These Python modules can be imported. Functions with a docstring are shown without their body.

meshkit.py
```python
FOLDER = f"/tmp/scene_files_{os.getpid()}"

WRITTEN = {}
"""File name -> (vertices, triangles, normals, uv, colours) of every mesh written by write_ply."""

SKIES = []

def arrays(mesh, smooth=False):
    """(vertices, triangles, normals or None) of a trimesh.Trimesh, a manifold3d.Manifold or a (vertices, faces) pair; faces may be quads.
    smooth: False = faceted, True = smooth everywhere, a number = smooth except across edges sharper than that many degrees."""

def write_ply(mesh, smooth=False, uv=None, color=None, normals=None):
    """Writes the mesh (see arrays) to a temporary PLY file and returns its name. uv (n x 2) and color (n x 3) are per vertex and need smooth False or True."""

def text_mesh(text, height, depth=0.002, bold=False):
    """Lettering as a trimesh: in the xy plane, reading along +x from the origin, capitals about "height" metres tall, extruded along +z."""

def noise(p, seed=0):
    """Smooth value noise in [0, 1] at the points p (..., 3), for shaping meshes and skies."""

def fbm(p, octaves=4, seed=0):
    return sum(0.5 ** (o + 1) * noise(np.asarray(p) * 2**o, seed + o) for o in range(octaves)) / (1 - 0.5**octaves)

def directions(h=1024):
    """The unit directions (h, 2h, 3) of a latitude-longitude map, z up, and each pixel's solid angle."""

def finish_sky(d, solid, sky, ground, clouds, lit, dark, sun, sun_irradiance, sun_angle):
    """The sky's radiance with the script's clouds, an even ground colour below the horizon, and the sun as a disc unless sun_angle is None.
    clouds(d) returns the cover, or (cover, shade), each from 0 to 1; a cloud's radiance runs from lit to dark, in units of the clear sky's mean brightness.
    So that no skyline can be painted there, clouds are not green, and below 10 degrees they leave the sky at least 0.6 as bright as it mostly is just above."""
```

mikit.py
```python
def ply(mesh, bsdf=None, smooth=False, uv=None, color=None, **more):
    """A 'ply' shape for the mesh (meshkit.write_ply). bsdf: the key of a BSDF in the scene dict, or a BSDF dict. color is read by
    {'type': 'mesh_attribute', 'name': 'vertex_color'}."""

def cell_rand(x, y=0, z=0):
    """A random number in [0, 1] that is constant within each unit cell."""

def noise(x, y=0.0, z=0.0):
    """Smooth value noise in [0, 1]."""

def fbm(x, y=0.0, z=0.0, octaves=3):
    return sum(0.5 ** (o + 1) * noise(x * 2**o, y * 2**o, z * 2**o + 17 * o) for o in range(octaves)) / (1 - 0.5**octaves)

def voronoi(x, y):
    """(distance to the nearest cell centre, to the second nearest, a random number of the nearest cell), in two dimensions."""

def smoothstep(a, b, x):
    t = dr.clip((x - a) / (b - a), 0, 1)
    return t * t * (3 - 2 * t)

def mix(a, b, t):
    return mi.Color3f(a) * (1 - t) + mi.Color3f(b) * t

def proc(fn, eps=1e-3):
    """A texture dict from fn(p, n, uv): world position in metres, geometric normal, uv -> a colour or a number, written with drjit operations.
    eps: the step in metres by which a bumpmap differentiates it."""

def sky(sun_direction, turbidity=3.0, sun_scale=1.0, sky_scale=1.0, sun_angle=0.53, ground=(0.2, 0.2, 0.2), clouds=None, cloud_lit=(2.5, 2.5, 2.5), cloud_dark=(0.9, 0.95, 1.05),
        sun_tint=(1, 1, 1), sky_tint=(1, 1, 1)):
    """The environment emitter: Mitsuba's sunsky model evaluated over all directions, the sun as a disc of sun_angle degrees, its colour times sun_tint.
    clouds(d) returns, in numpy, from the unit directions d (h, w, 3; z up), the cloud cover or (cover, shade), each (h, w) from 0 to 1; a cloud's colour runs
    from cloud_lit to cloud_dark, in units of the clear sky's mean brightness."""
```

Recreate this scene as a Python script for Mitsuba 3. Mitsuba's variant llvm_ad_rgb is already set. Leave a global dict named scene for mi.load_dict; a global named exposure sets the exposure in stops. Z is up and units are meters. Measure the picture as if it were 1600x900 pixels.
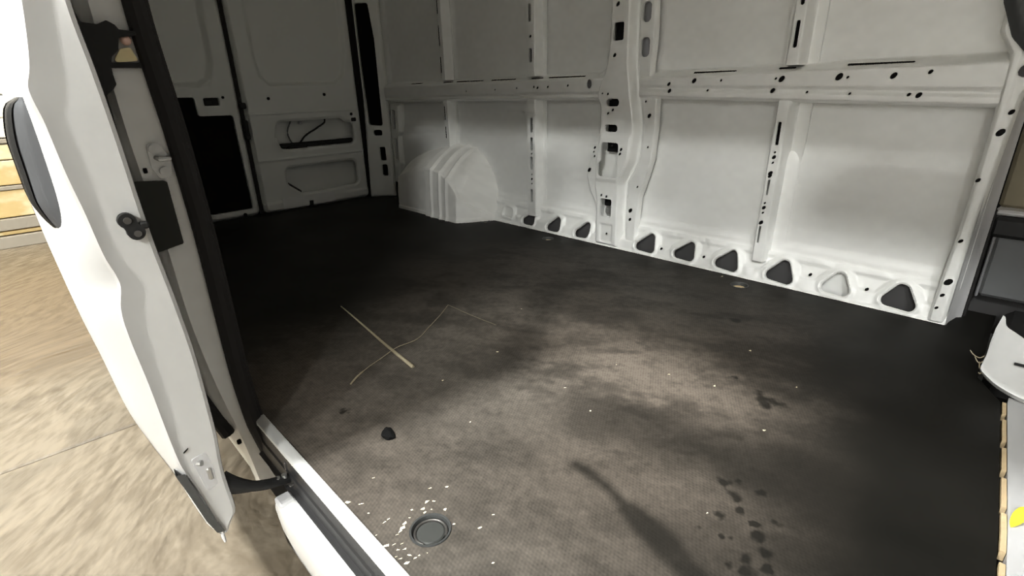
import math, numpy as np, trimesh, shapely, mitsuba as mi, drjit as dr, mikit, meshkit
from shapely.geometry import Polygon, Point, LineString, box as sbox
from mikit import noise, fbm, voronoi, smoothstep, mix, proc

# ---------------------------------------------------------------- camera, lights, exposure
exposure = -0.94
scene, labels = {}, {}
EYE = np.array([0.0, -0.298, 0.754])
RIGHT, DOWN, FWD = np.array([0.695, 0.718, -0.024]), np.array([0.245, -0.269, -0.931]), np.array([-0.676, 0.642, -0.363])
FWD = FWD / np.linalg.norm(FWD)
RIGHT = RIGHT - FWD * (RIGHT @ FWD); RIGHT /= np.linalg.norm(RIGHT)
DOWN = np.cross(FWD, RIGHT)
CAM = np.eye(4); CAM[:3, 0] = -RIGHT; CAM[:3, 1] = -DOWN; CAM[:3, 2] = FWD; CAM[:3, 3] = EYE
scene['camera'] = {'type': 'perspective', 'fov': 89.43, 'fov_axis': 'x', 'near_clip': 0.02, 'far_clip': 60.0,
                   'to_world': mi.ScalarTransform4f(CAM.tolist())}
# garage ceiling lamps: (x, y, z, half width x, half width y, radiance)
LAMPS = [(1.20, -5.50, 5.10, 0.28, 0.28, (840, 852, 815)),
         (4.55, -5.50, 5.10, 0.28, 0.28, (1080, 1095, 1050)),
         (-1.22, -1.20, 3.55, 0.11, 0.11, (3300, 3320, 3150)),
         (-5.5, -1.1, 3.3, 0.35, 0.2, (300, 275, 220))]

# ---------------------------------------------------------------- materials
def two(d): return {'type': 'twosided', 'nested': d}
def pr(col, rough=0.5, spec=0.5, metal=0.0, **k):
    c = {'type': 'rgb', 'value': list(col)} if isinstance(col, (tuple, list)) else col
    return {'type': 'principled', 'base_color': c, 'roughness': rough, 'specular': spec, 'metallic': metal, **k}
def P3(*c): return mi.Color3f(*c)

def paint_fn(p, n, uv):
    a = fbm(p.x * 5 + 3, p.y * 5, p.z * 7, 4)
    b = noise(p.x * 40, p.y * 40, p.z * 40)
    return mix((0.80, 0.805, 0.785), (0.84, 0.845, 0.835), a) * (0.97 + 0.05 * b)
scene['m_paint'] = two(pr(proc(paint_fn), 0.38, 0.4))
scene['m_dimmed_paint'] = two(pr((0.53, 0.53, 0.525), 0.28, 0.5, clearcoat=0.3))  # white van paint, darkened to hold back the bright light on it
scene['m_rear_paint'] = two(pr((0.78, 0.79, 0.76), 0.45, 0.4))
def arch_fn(p, n, uv):
    g = fbm(p.x * 14, p.z * 14 + p.y * 9, 2.0, 4)
    return mix((0.76, 0.755, 0.73), (0.82, 0.815, 0.79), smoothstep(0.3, 0.7, g))
scene['m_arch'] = two(pr(proc(arch_fn), 0.5, 0.4))
scene['m_black'] = two(pr((0.012, 0.012, 0.012), 0.6, 0.3))
scene['m_rubber'] = two(pr((0.016, 0.015, 0.015), 0.7, 0.25))
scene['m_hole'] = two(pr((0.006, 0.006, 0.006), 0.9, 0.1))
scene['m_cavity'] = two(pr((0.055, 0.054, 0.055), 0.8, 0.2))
scene['m_tread'] = two(pr((0.018, 0.018, 0.019), 0.45, 0.3))
scene['m_lid'] = two(pr((0.05, 0.052, 0.05), 0.4, 0.4))
scene['m_plastic'] = two(pr((0.045, 0.047, 0.047), 0.5, 0.4))
scene['m_grey_plastic'] = two(pr((0.13, 0.135, 0.14), 0.5, 0.4))
scene['m_handle_grey'] = two(pr((0.075, 0.078, 0.085), 0.45, 0.4))
scene['m_foam'] = two(pr((0.035, 0.036, 0.033), 0.95, 0.1))
scene['m_steel'] = two(pr((0.55, 0.55, 0.54), 0.35, 0.5, 0.9))
scene['m_dark_steel'] = two(pr((0.10, 0.095, 0.09), 0.4, 0.5, 0.6))
scene['m_zinc'] = two(pr((0.78, 0.66, 0.38), 0.4, 0.5, 0.2))
scene['m_pink'] = two(pr((0.75, 0.50, 0.42), 0.5))
scene['m_wood'] = two(pr((0.60, 0.46, 0.28), 0.7, 0.3))
scene['m_straw'] = two(pr((0.36, 0.31, 0.22), 0.6, 0.3))
scene['m_dry'] = two(pr((0.22, 0.19, 0.14), 0.6, 0.3))
scene['m_chip'] = two(pr((0.82, 0.74, 0.55), 0.6, 0.3))
scene['m_leaf'] = two(pr((0.74, 0.63, 0.05), 0.5, 0.4))
scene['m_ledge'] = two(pr((0.52, 0.52, 0.53), 0.4, 0.5))
scene['m_silver'] = two(pr((0.30, 0.30, 0.32), 0.35, 0.5, 0.3))
scene['m_brown_trim'] = two(pr((0.20, 0.175, 0.12), 0.7, 0.3))
scene['m_grey_wall'] = two(pr((0.16, 0.16, 0.165), 0.8, 0.2))
scene['m_dim_wall'] = two(pr((0.80, 0.80, 0.80), 0.8, 0.2))
scene['m_white_wall'] = two(pr((0.86, 0.86, 0.86), 0.7, 0.2))
scene['m_tan_panel'] = two(pr(proc(lambda p, n, uv: mix((0.66, 0.50, 0.24), (0.80, 0.70, 0.46), smoothstep(0.35, 0.65, fbm(p.y * 5, p.z * 9, 0.0, 4)))), 0.6, 0.3))
scene['m_cream_panel'] = two(pr(proc(lambda p, n, uv: mix((0.80, 0.76, 0.66), (0.90, 0.87, 0.80), fbm(p.y * 4, p.z * 6, 3.0, 3))), 0.6, 0.3))
scene['m_bar'] = two(pr((0.36, 0.33, 0.28), 0.6, 0.3))

def ground_ab(p):
    w = 0.35 * noise(p.x * 1.7, p.y * 1.7, 3.0)
    return (p.y - p.x) * 0.707 + w, (p.x + p.y) * 0.707 + w
def ground_fn(p, n, uv):
    a, b = ground_ab(p)
    q = fbm(a * 0.9 + 7, b * 2.2, 0.0, 5)
    f = fbm(a * 13, b * 40, 1.0, 4)
    wet = smoothstep(-2.5, -3.3, p.x + 0.8 * q) * smoothstep(-6.4, -4.4, p.x + 0.6 * q)
    c = mix((0.142, 0.115, 0.082), (0.228, 0.193, 0.146), smoothstep(0.3, 0.7, q * 0.45 + f * 0.55))
    dark = smoothstep(0.60, 0.72, fbm(p.x * 3.1, p.y * 3.1, 9.0, 4))
    c = c * (1 - 0.18 * dark)
    return mix(c, mi.Color3f(0.140, 0.102, 0.065) * (0.75 + 0.6 * f), wet * 0.8)
def ground_h(p, n, uv):
    a, b = ground_ab(p)
    return fbm(a * 12, b * 38, 2.0, 4)
def ground_r(p, n, uv):
    return 0.36 + 0.2 * smoothstep(-3.4, -2.4, p.x)
scene['m_ground'] = two({'type': 'bumpmap', 'arbitrary': {**proc(ground_h, 0.004)}, 'scale': 0.010,
                         'bsdf': pr(proc(ground_fn), proc(ground_r), 0.5)})

# rubberised plywood floor: black board, trodden dust, streaks and drops of its own
def seg_d(px, py, a, b):
    ax, ay, bx, by = *a, *b
    dx, dy = bx - ax, by - ay
    t = dr.clip(((px - ax) * dx + (py - ay) * dy) / (dx * dx + dy * dy), 0, 1)
    return dr.sqrt(dr.square(px - ax - t * dx) + dr.square(py - ay - t * dy))
DROPS = [(-0.26, 0.52, 0.008), (-0.225, 0.51, 0.007), (-0.20, 0.54, 0.009), (-0.255, 0.44, 0.007), (-0.17, 0.43, 0.010), (-0.22, 0.40, 0.008), (-0.29, 0.60, 0.007), (-0.309, 0.574, 0.012), (-0.280, 0.549, 0.012), (-0.246, 0.596, 0.011), (-0.276, 0.486, 0.009), (-0.21, 0.486, 0.011), (-0.206, 0.428, 0.012), (-0.24, 0.45, 0.009),
         (-1.10, 0.155, 0.012), (-0.633, 1.334, 0.016), (-0.468, 0.979, 0.011), (-0.18, 0.46, 0.012), (-0.19, 0.40, 0.013), (-0.29, 0.43, 0.008), (-0.935, 0.179, 0.016)]
def mat_fn(p, n, uv):
    x, y = p.x, p.y
    wx = x + 0.16 * (fbm(x * 4, y * 4, 5.0, 3) - 0.5)
    wy = y + 0.16 * (fbm(x * 4 + 9, y * 4, 8.0, 3) - 0.5)
    # where feet carried the dust: an oval that widens from the door step
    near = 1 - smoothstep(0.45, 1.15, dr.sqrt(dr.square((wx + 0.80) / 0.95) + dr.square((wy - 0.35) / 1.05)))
    far = 1 - smoothstep(0.5, 1.1, dr.sqrt(dr.square((wx + 1.05) / 1.1) + dr.square((wy - 1.15) / 0.75)))
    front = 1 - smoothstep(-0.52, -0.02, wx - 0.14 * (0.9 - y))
    streaky = fbm(wx * 3.2 + wy * 2.2, wy * 9 - wx * 4.5, 1.0, 5)
    blot = fbm(wx * 6, wy * 6, 4.0, 5)
    ux, uy = x + 0.25 * (wx - x), y + 0.25 * (wy - y)
    smear = 0.6 * fbm(ux * 12 + uy * 8, uy * 26 - ux * 14, 2.0, 4) + 0.4 * fbm(ux * 34, uy * 34, 7.0, 3)
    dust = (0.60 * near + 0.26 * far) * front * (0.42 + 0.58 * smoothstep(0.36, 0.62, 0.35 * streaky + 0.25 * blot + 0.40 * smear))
    pale = 1 - smoothstep(0.02, 0.30, seg_d(wx, wy, (-0.84, 0.70), (-0.50, 0.93)))
    dust = dust + 0.34 * pale * smoothstep(0.34, 0.62, 0.5 * streaky + 0.5 * smear)
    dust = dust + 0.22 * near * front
    band = 1 - smoothstep(0.03, 0.15, seg_d(wx, wy, (-0.66, 0.60), (-0.22, 0.70)))
    dust = dust * (1 - 0.60 * band)
    band = 1 - smoothstep(0.02, 0.12, seg_d(wx, wy, (-0.95, 0.62), (-1.30, 1.15)))
    dust = dust * (1 - 0.45 * band)
    d = seg_d(wx * 0.3 + x * 0.7, wy * 0.3 + y * 0.7, (-0.55, 0.408), (-0.40, 0.385))
    d = dr.minimum(d - 0.004, seg_d(wx * 0.3 + x * 0.7, wy * 0.3 + y * 0.7, (-0.40, 0.385), (-0.22, 0.335)) - 0.012) + 0.030 * (blot - 0.5)
    dust = dust * (0.25 + 0.75 * smoothstep(-0.004, 0.026, d))
    wob = 0.022 * (fbm(x * 70, y * 70, 0.0, 2) - 0.5)
    e = dr.minimum(seg_d(x, y, (-0.395, 0.95), (-0.355, 0.90)), seg_d(x, y, (-0.375, 0.93), (-0.335, 0.93)))
    dust = dust * (0.15 + 0.85 * smoothstep(0.002, 0.022, e + wob))
    for (a, b, r) in DROPS:
        q = dr.sqrt(dr.square(x - a) + dr.square(y - b)) + wob
        dust = dust * (0.15 + 0.85 * smoothstep(r * 0.35, r * 1.35, q))
    # pressed anti-slip mesh shows in the dust
    u, v = x * 420, y * 420
    grid = 0.5 + 0.25 * dr.sin(u * 1.9 + v * 1.1) + 0.25 * dr.sin(v * 2.2)
    fine = 0.5 * noise(x * 260, y * 260) + fbm(x * 80, y * 80, 3.0, 3) - 0.25
    dust = dust * (0.78 + 0.26 * grid + 0.42 * (fine - 0.5))
    base = mix((0.006, 0.006, 0.005), (0.012, 0.011, 0.0095), blot)
    warm = mix((0.128, 0.106, 0.088), (0.132, 0.119, 0.104), noise(x * 2.2, y * 2.2, 6.0))
    return mix(base, warm, dr.clip(dust, 0, 1.4))
def mat_rough(p, n, uv):
    return 0.50 + 0.2 * fbm(p.x * 5, p.y * 5, 0.0, 3)
def mat_h(p, n, uv):
    u, v = p.x * 420, p.y * 420
    return 0.5 + 0.25 * dr.sin(u * 1.9 + v * 1.1) + 0.25 * dr.sin(v * 2.2) + 0.9 * fbm(p.x * 30, p.y * 30, 0.0, 3)
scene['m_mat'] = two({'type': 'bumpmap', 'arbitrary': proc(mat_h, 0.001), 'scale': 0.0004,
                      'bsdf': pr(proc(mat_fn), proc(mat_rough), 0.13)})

# ---------------------------------------------------------------- helpers
def add(key, mesh, bsdf, smooth=35, label=None, category=None, group=None, kind=None):
    if key.endswith(('__bolt_holes', '__slots')):          # each hole and slot is a part of its own
        for piece in mesh.split(only_watertight=False): add(key[:-1], piece, bsdf, smooth)
        return key
    base, n = key, 0
    while key in scene:
        n += 1; key = f'{base}_{n:03d}'
    scene[key] = mikit.ply(mesh, bsdf, smooth=smooth)
    tag(key, label, category, group, kind)
    return key
def tag(key, label=None, category=None, group=None, kind=None):
    d = {k: v for k, v in (('label', label), ('category', category), ('group', group), ('kind', kind)) if v}
    if d: labels[key] = {**labels.get(key, {}), **d}
def cat(*m): return trimesh.util.concatenate([x for x in m])
def bx(x0, x1, y0, y1, z0, z1, bevel=0.0):
    e = np.array([x1 - x0, y1 - y0, z1 - z0]); c = np.array([x0 + x1, y0 + y1, z0 + z1]) / 2
    if bevel <= 0:
        m = trimesh.creation.box(e)
    else:
        b = min(bevel, e.min() * 0.45); h = e / 2
        pts = [np.array([sx, sy, sz]) * (h - b * np.array(k)) for sx in (-1, 1) for sy in (-1, 1) for sz in (-1, 1) for k in ((0, 1, 1), (1, 0, 1), (1, 1, 0))]
        m = trimesh.convex.convex_hull(np.array(pts))
    m.apply_translation(c); return m
def rr(poly, r):
    """A polygon with its corners rounded to radius r."""
    p = poly if isinstance(poly, Polygon) else Polygon(poly)
    return p.buffer(-r).buffer(2 * r).buffer(-r)
def rect(a, b, c, d, r=0.004): return rr(sbox(min(a, c), min(b, d), max(a, c), max(b, d)), r)
def tube(pts, r, sides=8, closed=False):
    from_pts = np.asarray(pts, float); rad = np.broadcast_to(r, (len(from_pts),))
    t = np.gradient(from_pts, axis=0); t /= np.linalg.norm(t, axis=1, keepdims=True) + 1e-12
    up = np.array([0, 0, 1.0]) if abs(t[0, 2]) < 0.9 else np.array([1.0, 0, 0])
    V, F = [], []
    for i, p in enumerate(from_pts):
        a = np.cross(t[i], up); a /= np.linalg.norm(a) + 1e-12; b = np.cross(t[i], a)
        for k in range(sides):
            an = 2 * np.pi * k / sides; V.append(p + rad[i] * (np.cos(an) * a + np.sin(an) * b))
    n = len(from_pts)
    for i in range(n - 1):
        for k in range(sides):
            q = [i * sides + k, i * sides + (k + 1) % sides, (i + 1) * sides + (k + 1) % sides, (i + 1) * sides + k]
            F += [[q[0], q[1], q[2]], [q[0], q[2], q[3]]]
    for s, ring in ((0, 0), (1, n - 1)):
        c = len(V); V.append(from_pts[ring])
        for k in range(sides):
            f = [ring * sides + k, ring * sides + (k + 1) % sides, c]
            F.append(f if s else f[::-1])
    m = trimesh.Trimesh(np.array(V), np.array(F), process=False); m.fix_normals(); return m
def spline(pts, n):
    from scipy.interpolate import CubicSpline, PchipInterpolator
    p = np.asarray(pts, float); s = np.r_[0, np.cumsum(np.linalg.norm(np.diff(p, axis=0), axis=1))]
    return PchipInterpolator(s, p)(np.linspace(0, s[-1], n))
def interp(tab, z):
    t = np.array(sorted(tab)); from scipy.interpolate import PchipInterpolator
    return PchipInterpolator(t[:, 0], t[:, 1])(np.clip(z, t[0, 0], t[-1, 0]))
def sm(a, b, x):
    t = np.clip((x - a) / (b - a), 0, 1); return t * t * (3 - 2 * t)

def sheet(poly, step, place, depth=None, skirt=0.02, holes=(), hole_skirt=None, thick=None):
    """Pressed sheet metal: a fine grid cut to the polygon (u, v), raised by depth(u, v, distance to the rim), with its rim folded back by skirt.
    place(u, v, w) maps to the world, w towards the viewer."""
    for h in holes: poly = poly.difference(h)
    polys = [g for g in getattr(poly, 'geoms', [poly]) if g.area > 1e-7]
    outer = shapely.union_all([Polygon(g.exterior) for g in polys])
    out = []
    for g in polys:
        x0, y0, x1, y1 = g.bounds
        nx, ny = max(2, int(math.ceil((x1 - x0) / step))), max(2, int(math.ceil((y1 - y0) / step)))
        xs, ys = np.linspace(x0, x1, nx + 1), np.linspace(y0, y1, ny + 1)
        cx, cy = np.meshgrid((xs[1:] + xs[:-1]) / 2, (ys[1:] + ys[:-1]) / 2, indexing='ij')
        keep = shapely.contains_xy(g, cx.ravel(), cy.ravel()).reshape(nx, ny)
        cnt = np.zeros((nx + 1, ny + 1), int)
        for a in (0, 1):
            for b in (0, 1): cnt[a:nx + a, b:ny + b] += keep
        U, V = np.meshgrid(xs, ys, indexing='ij')
        idx = -np.ones((nx + 1, ny + 1), int); used = cnt > 0; idx[used] = np.arange(used.sum())
        u, v, c = U[used].copy(), V[used].copy(), cnt[used]
        rim = c < 4
        bnd = g.boundary
        pts = shapely.points(u[rim], v[rim])
        near = shapely.line_interpolate_point(bnd, shapely.line_locate_point(bnd, pts)) if bnd.geom_type == 'LineString' else None
        if near is None:
            lines = list(bnd.geoms); D = np.array([shapely.distance(l, pts) for l in lines]); w = D.argmin(0)
            near = np.array([shapely.line_interpolate_point(lines[k], shapely.line_locate_point(lines[k], q)) for k, q in zip(w, pts)])
        u[rim], v[rim] = shapely.get_x(near), shapely.get_y(near)
        d = shapely.distance(outer.boundary, shapely.points(u, v))
        w = np.zeros_like(u) if depth is None else depth(u, v, d) + 0 * u
        I, J = np.nonzero(keep)
        q = np.stack([idx[I, J], idx[I + 1, J], idx[I + 1, J + 1], idx[I, J + 1]], 1)
        f = np.vstack([q[:, [0, 1, 2]], q[:, [0, 2, 3]]])
        n0 = len(u)
        uu, vv, ww = u, v, w
        if skirt:
            e = np.vstack([q[:, [0, 1]], q[:, [1, 2]], q[:, [2, 3]], q[:, [3, 0]]])
            key = np.sort(e, 1); _, inv, num = np.unique(key, axis=0, return_inverse=True, return_counts=True)
            e = e[num[inv.ravel()] == 1]
            ids = np.unique(e); mp = -np.ones(n0, int); mp[ids] = n0 + np.arange(len(ids))
            sk = np.full(len(ids), skirt)
            if hole_skirt is not None: sk = np.where(d[ids] > 1e-4, hole_skirt, skirt)
            uu, vv, ww = np.r_[u, u[ids]], np.r_[v, v[ids]], np.r_[w, w[ids] - sk]
            a, b = e[:, 0], e[:, 1]
            f = np.vstack([f, np.stack([a, mp[a], b], 1), np.stack([b, mp[a], mp[b]], 1)])
        out.append(trimesh.Trimesh(place(uu, vv, ww), f, process=False))
    return cat(*out)
def far(y0): return lambda u, v, w: np.stack([u, y0 - w, v], 1)
def rear(x0): return lambda u, v, w: np.stack([x0 + w, u, v], 1)

def discs_far(list_xyzr, y, t=0.0006, elong=1.5, tilt=0.7):
    """small drilled holes, as dark sunk discs on a plane facing -y"""
    ms = []
    for (x, z, r) in list_xyzr:
        a = np.linspace(0, 2 * np.pi, 13)[:-1]
        c, s = np.cos(a) * r * 0.8, np.sin(a) * r * elong * 0.8
        P = Polygon(np.stack([x + c * math.cos(tilt) + s * math.sin(tilt), z - c * math.sin(tilt) + s * math.cos(tilt)], 1))
        m = trimesh.creation.extrude_polygon(P, t, engine='earcut')
        v = m.vertices.copy(); m.vertices = np.stack([v[:, 0], y - v[:, 2], v[:, 1]], 1); m.invert(); ms.append(m)
    return cat(*ms)

# ================================================================ garage (setting)
GZ = -0.55
# slab split by a sawn joint
slabs = []
for (x0, x1) in ((-6.7, -2.475), (-2.465, 7.0)):
    slabs.append(bx(x0, x1, -7.5, 5.5, GZ - 0.2, GZ, 0.006))
for s in slabs: add('floor_garage__slab', s, 'm_ground')
add('floor_garage__joint', bx(-2.48, -2.46, -7.5, 5.5, GZ - 0.2, GZ - 0.012), 'm_cavity')
tag('floor_garage', 'wet streaky tan concrete garage floor outside the van', kind='structure')
add('wall_back', bx(-6.9, -6.75, -7.5, 5.5, GZ - 0.2, 5.4), 'm_white_wall', label='white garage wall behind the sectional garage door', kind='structure')
add('wall_right', bx(-6.9, 7.2, 5.5, 5.7, GZ - 0.2, 5.4), 'm_dim_wall', kind='structure')
add('wall_left', bx(-6.9, 7.2, -7.0, -6.8, GZ - 0.2, 5.4), 'm_white_wall', kind='structure')
add('wall_front', bx(7.0, 7.2, -7.5, 5.5, GZ - 0.2, 5.4), 'm_grey_wall', kind='structure')
add('ceiling', bx(-6.9, 7.2, -7.7, 5.7, 5.4, 5.55), 'm_dim_wall', kind='structure')
# sectional garage door at the far end: (z0, z1, material, proud)
DOORP = [(-0.55, -0.44, 'm_bar', 0.05), (-0.43, -0.395, 'm_tan_panel', 0.02), (-0.385, -0.28, 'm_bar', 0.045), (-0.27, -0.03, 'm_tan_panel', 0.02),
         (-0.025, 0.012, 'm_bar', 0.03), (0.02, 0.235, 'm_tan_panel', 0.02), (0.245, 0.375, 'm_tan_panel', 0.02), (0.385, 0.425, 'm_bar', 0.03),
         (0.435, 0.60, 'm_cream_panel', 0.02), (0.605, 0.79, 'm_cream_panel', 0.02), (0.80, 1.06, 'm_white_wall', 0.02), (1.07, 1.17, 'm_cream_panel', 0.03), (1.18, 1.55, 'm_white_wall', 0.02),
         (1.56, 2.0, 'm_white_wall', 0.02), (2.01, 2.5, 'm_white_wall', 0.02)]
for (a, b, m, d) in DOORP:
    add('door_1__' + ('rail_bar' if m == 'm_bar' else 'panel'), bx(-6.75, -6.70 + d, -3.2, 1.2, a, b, 0.006), m)
tag('door_1', 'tan and cream sectional garage door with grey rails', kind='structure')
for i, (x, y, z, hx, hy, L) in enumerate(LAMPS):
    k = 'ceiling_lamp' + (f'_{i:03d}' if i else '')
    scene[k + '__housing'] = mikit.ply(bx(x - hx - .03, x + hx + .03, y - hy - .03, y + hy + .03, z + 0.012, z + 0.25, 0.01), 'm_white_wall')
    scene[k + '__rod'] = mikit.ply(bx(x - .01, x + .01, y - .01, y + .01, z + .25, 5.4), 'm_steel')
    q = trimesh.Trimesh([[x - hx, y - hy, z], [x - hx, y + hy, z], [x + hx, y + hy, z], [x + hx, y - hy, z]], [[0, 1, 2], [0, 2, 3]], process=False)
    scene[k + '__diffuser'] = {**mikit.ply(q, 'm_white_wall'), 'emitter': {'type': 'area', 'radiance': {'type': 'rgb', 'value': list(L)}}}
    tag(k, ['bright square ceiling lamp in front of the open side door', 'square ceiling lamp beside the front of the van', 'smaller square ceiling lamp straight above the open sliding door', 'warm ceiling lamp near the sectional garage door'][i], 'ceiling lamp', 'garage ceiling lamps')

# ================================================================ van floor
CUPS = [(-0.636, 0.084, 0.034), (-0.760, 1.664, 0.030), (-1.778, 1.662, 0.028), (-2.31, 1.69, 0.028)]
matp = Polygon([(-3.64, 0.0), (-0.20, 0.0), (0.12, 0.0), (0.115, 0.30), (0.085, 0.80), (0.045, 1.31), (-0.01, 1.42), (-0.02, 1.95), (-0.125, 1.95), (-0.125, 1.755), (-3.64, 1.755)])
for (x, y, r) in CUPS: matp = matp.difference(Point(x, y).buffer(r, 24))
m = trimesh.creation.extrude_polygon(matp, 0.018, engine='earcut'); m.apply_translation([0, 0, -0.018])
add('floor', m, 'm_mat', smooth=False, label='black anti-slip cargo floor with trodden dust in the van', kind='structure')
add('floor__subfloor', bx(-3.7, 0.02, 0.0, 1.9, -0.10, -0.045), 'm_ledge')
add('floor__board_edge', sheet(Polygon([(0.118, 0.30), (0.088, 0.80), (0.048, 1.31), (0.055, 1.31), (0.096, 0.80), (0.126, 0.30)]), 0.01, lambda u, v, w: np.stack([u, v, w + 0.001], 1), lambda u, v, d: 0.0015 * meshkit.noise(np.stack([u * 90, v * 90, 0 * u], 1)), 0.02), 'm_wood', label='splintered pale plywood edge of the floor board')
for i, (x, y, r) in enumerate(CUPS):
    prof = np.array([[r * 1.14, 0.0006], [r * 1.12, 0.0025], [r * 1.02, 0.002], [r * 0.98, -0.002], [r * 0.95, -0.014], [r * 0.80, -0.016], [0.0, -0.016]])
    m = trimesh.creation.revolve(prof, sections=36); m.apply_translation([x, y, 0])
    cup = add('floor__tie_down_cup', m, 'm_plastic', label=None)
    if i:
        d = trimesh.creation.cylinder(r * .78, .004, sections=28); d.apply_translation([x, y, -.0115]); add(cup + '__wood_base', d, 'm_wood')
    prof = np.array([[0.0, -0.004], [r * .70, -0.0045], [r * .78, -0.007], [r * .8, -0.0155]])
    m = trimesh.creation.revolve(prof, sections=32); m.apply_translation([x, y, 0])
    if i == 0: add(cup + '__cover', m, 'm_lid')
    if i == 0:
        add(cup + '__ring', tube([(x + r * .86 * math.cos(a), y + r * .86 * math.sin(a), -0.006) for a in np.linspace(0.5, 5.2, 40)], 0.0028), 'm_dark_steel')

# ================================================================ far side of the van (wall_far)
WF = 'wall_far'
tag(WF, 'bare white painted steel side of the van with ribs and rails', kind='structure')
YS = 1.815                                            # outer skin
bays = [(-3.47, -2.722), (-2.722, -2.005), (-2.005, -1.42), (-1.42, -0.722), (-0.722, -0.12)]
def panel_depth(swage):
    def f(u, v, d):
        w = -0.010 * sm(0.035, 0.062, d)
        if swage: w = w + 0.012 * (1 - sm(0.47, 0.53, v))
        return w
    return f
for (a, b) in bays:
    add(WF + '__skin_panel', sheet(rr(sbox(a + .0005, 0.735, b - .0005, 1.85), 0.004), 0.012, far(YS), panel_depth(False), 0.004), 'm_paint')
    add(WF + '__skin_panel', sheet(rr(sbox(a + .0005, 0.105, b - .0005, 0.733), 0.004), 0.012, far(YS), panel_depth(True), 0.004), 'm_paint')
# liner behind the sill
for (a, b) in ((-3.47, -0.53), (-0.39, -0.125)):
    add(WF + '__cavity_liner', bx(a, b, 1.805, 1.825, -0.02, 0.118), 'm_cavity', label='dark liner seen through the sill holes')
add(WF + '__inner_sill_panel', bx(-0.53, -0.39, 1.806, 1.826, -0.02, 0.118), 'm_paint')

def strip_x(prof, z0, z1):
    n = len(prof); V = np.array([(x, y, z) for z in (z0, z1) for x, y in prof]); F = []
    for i in range(n - 1): F += [[i, i + 1, n + i + 1], [i, n + i + 1, n + i]]
    return trimesh.Trimesh(V, F, process=False)
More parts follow.
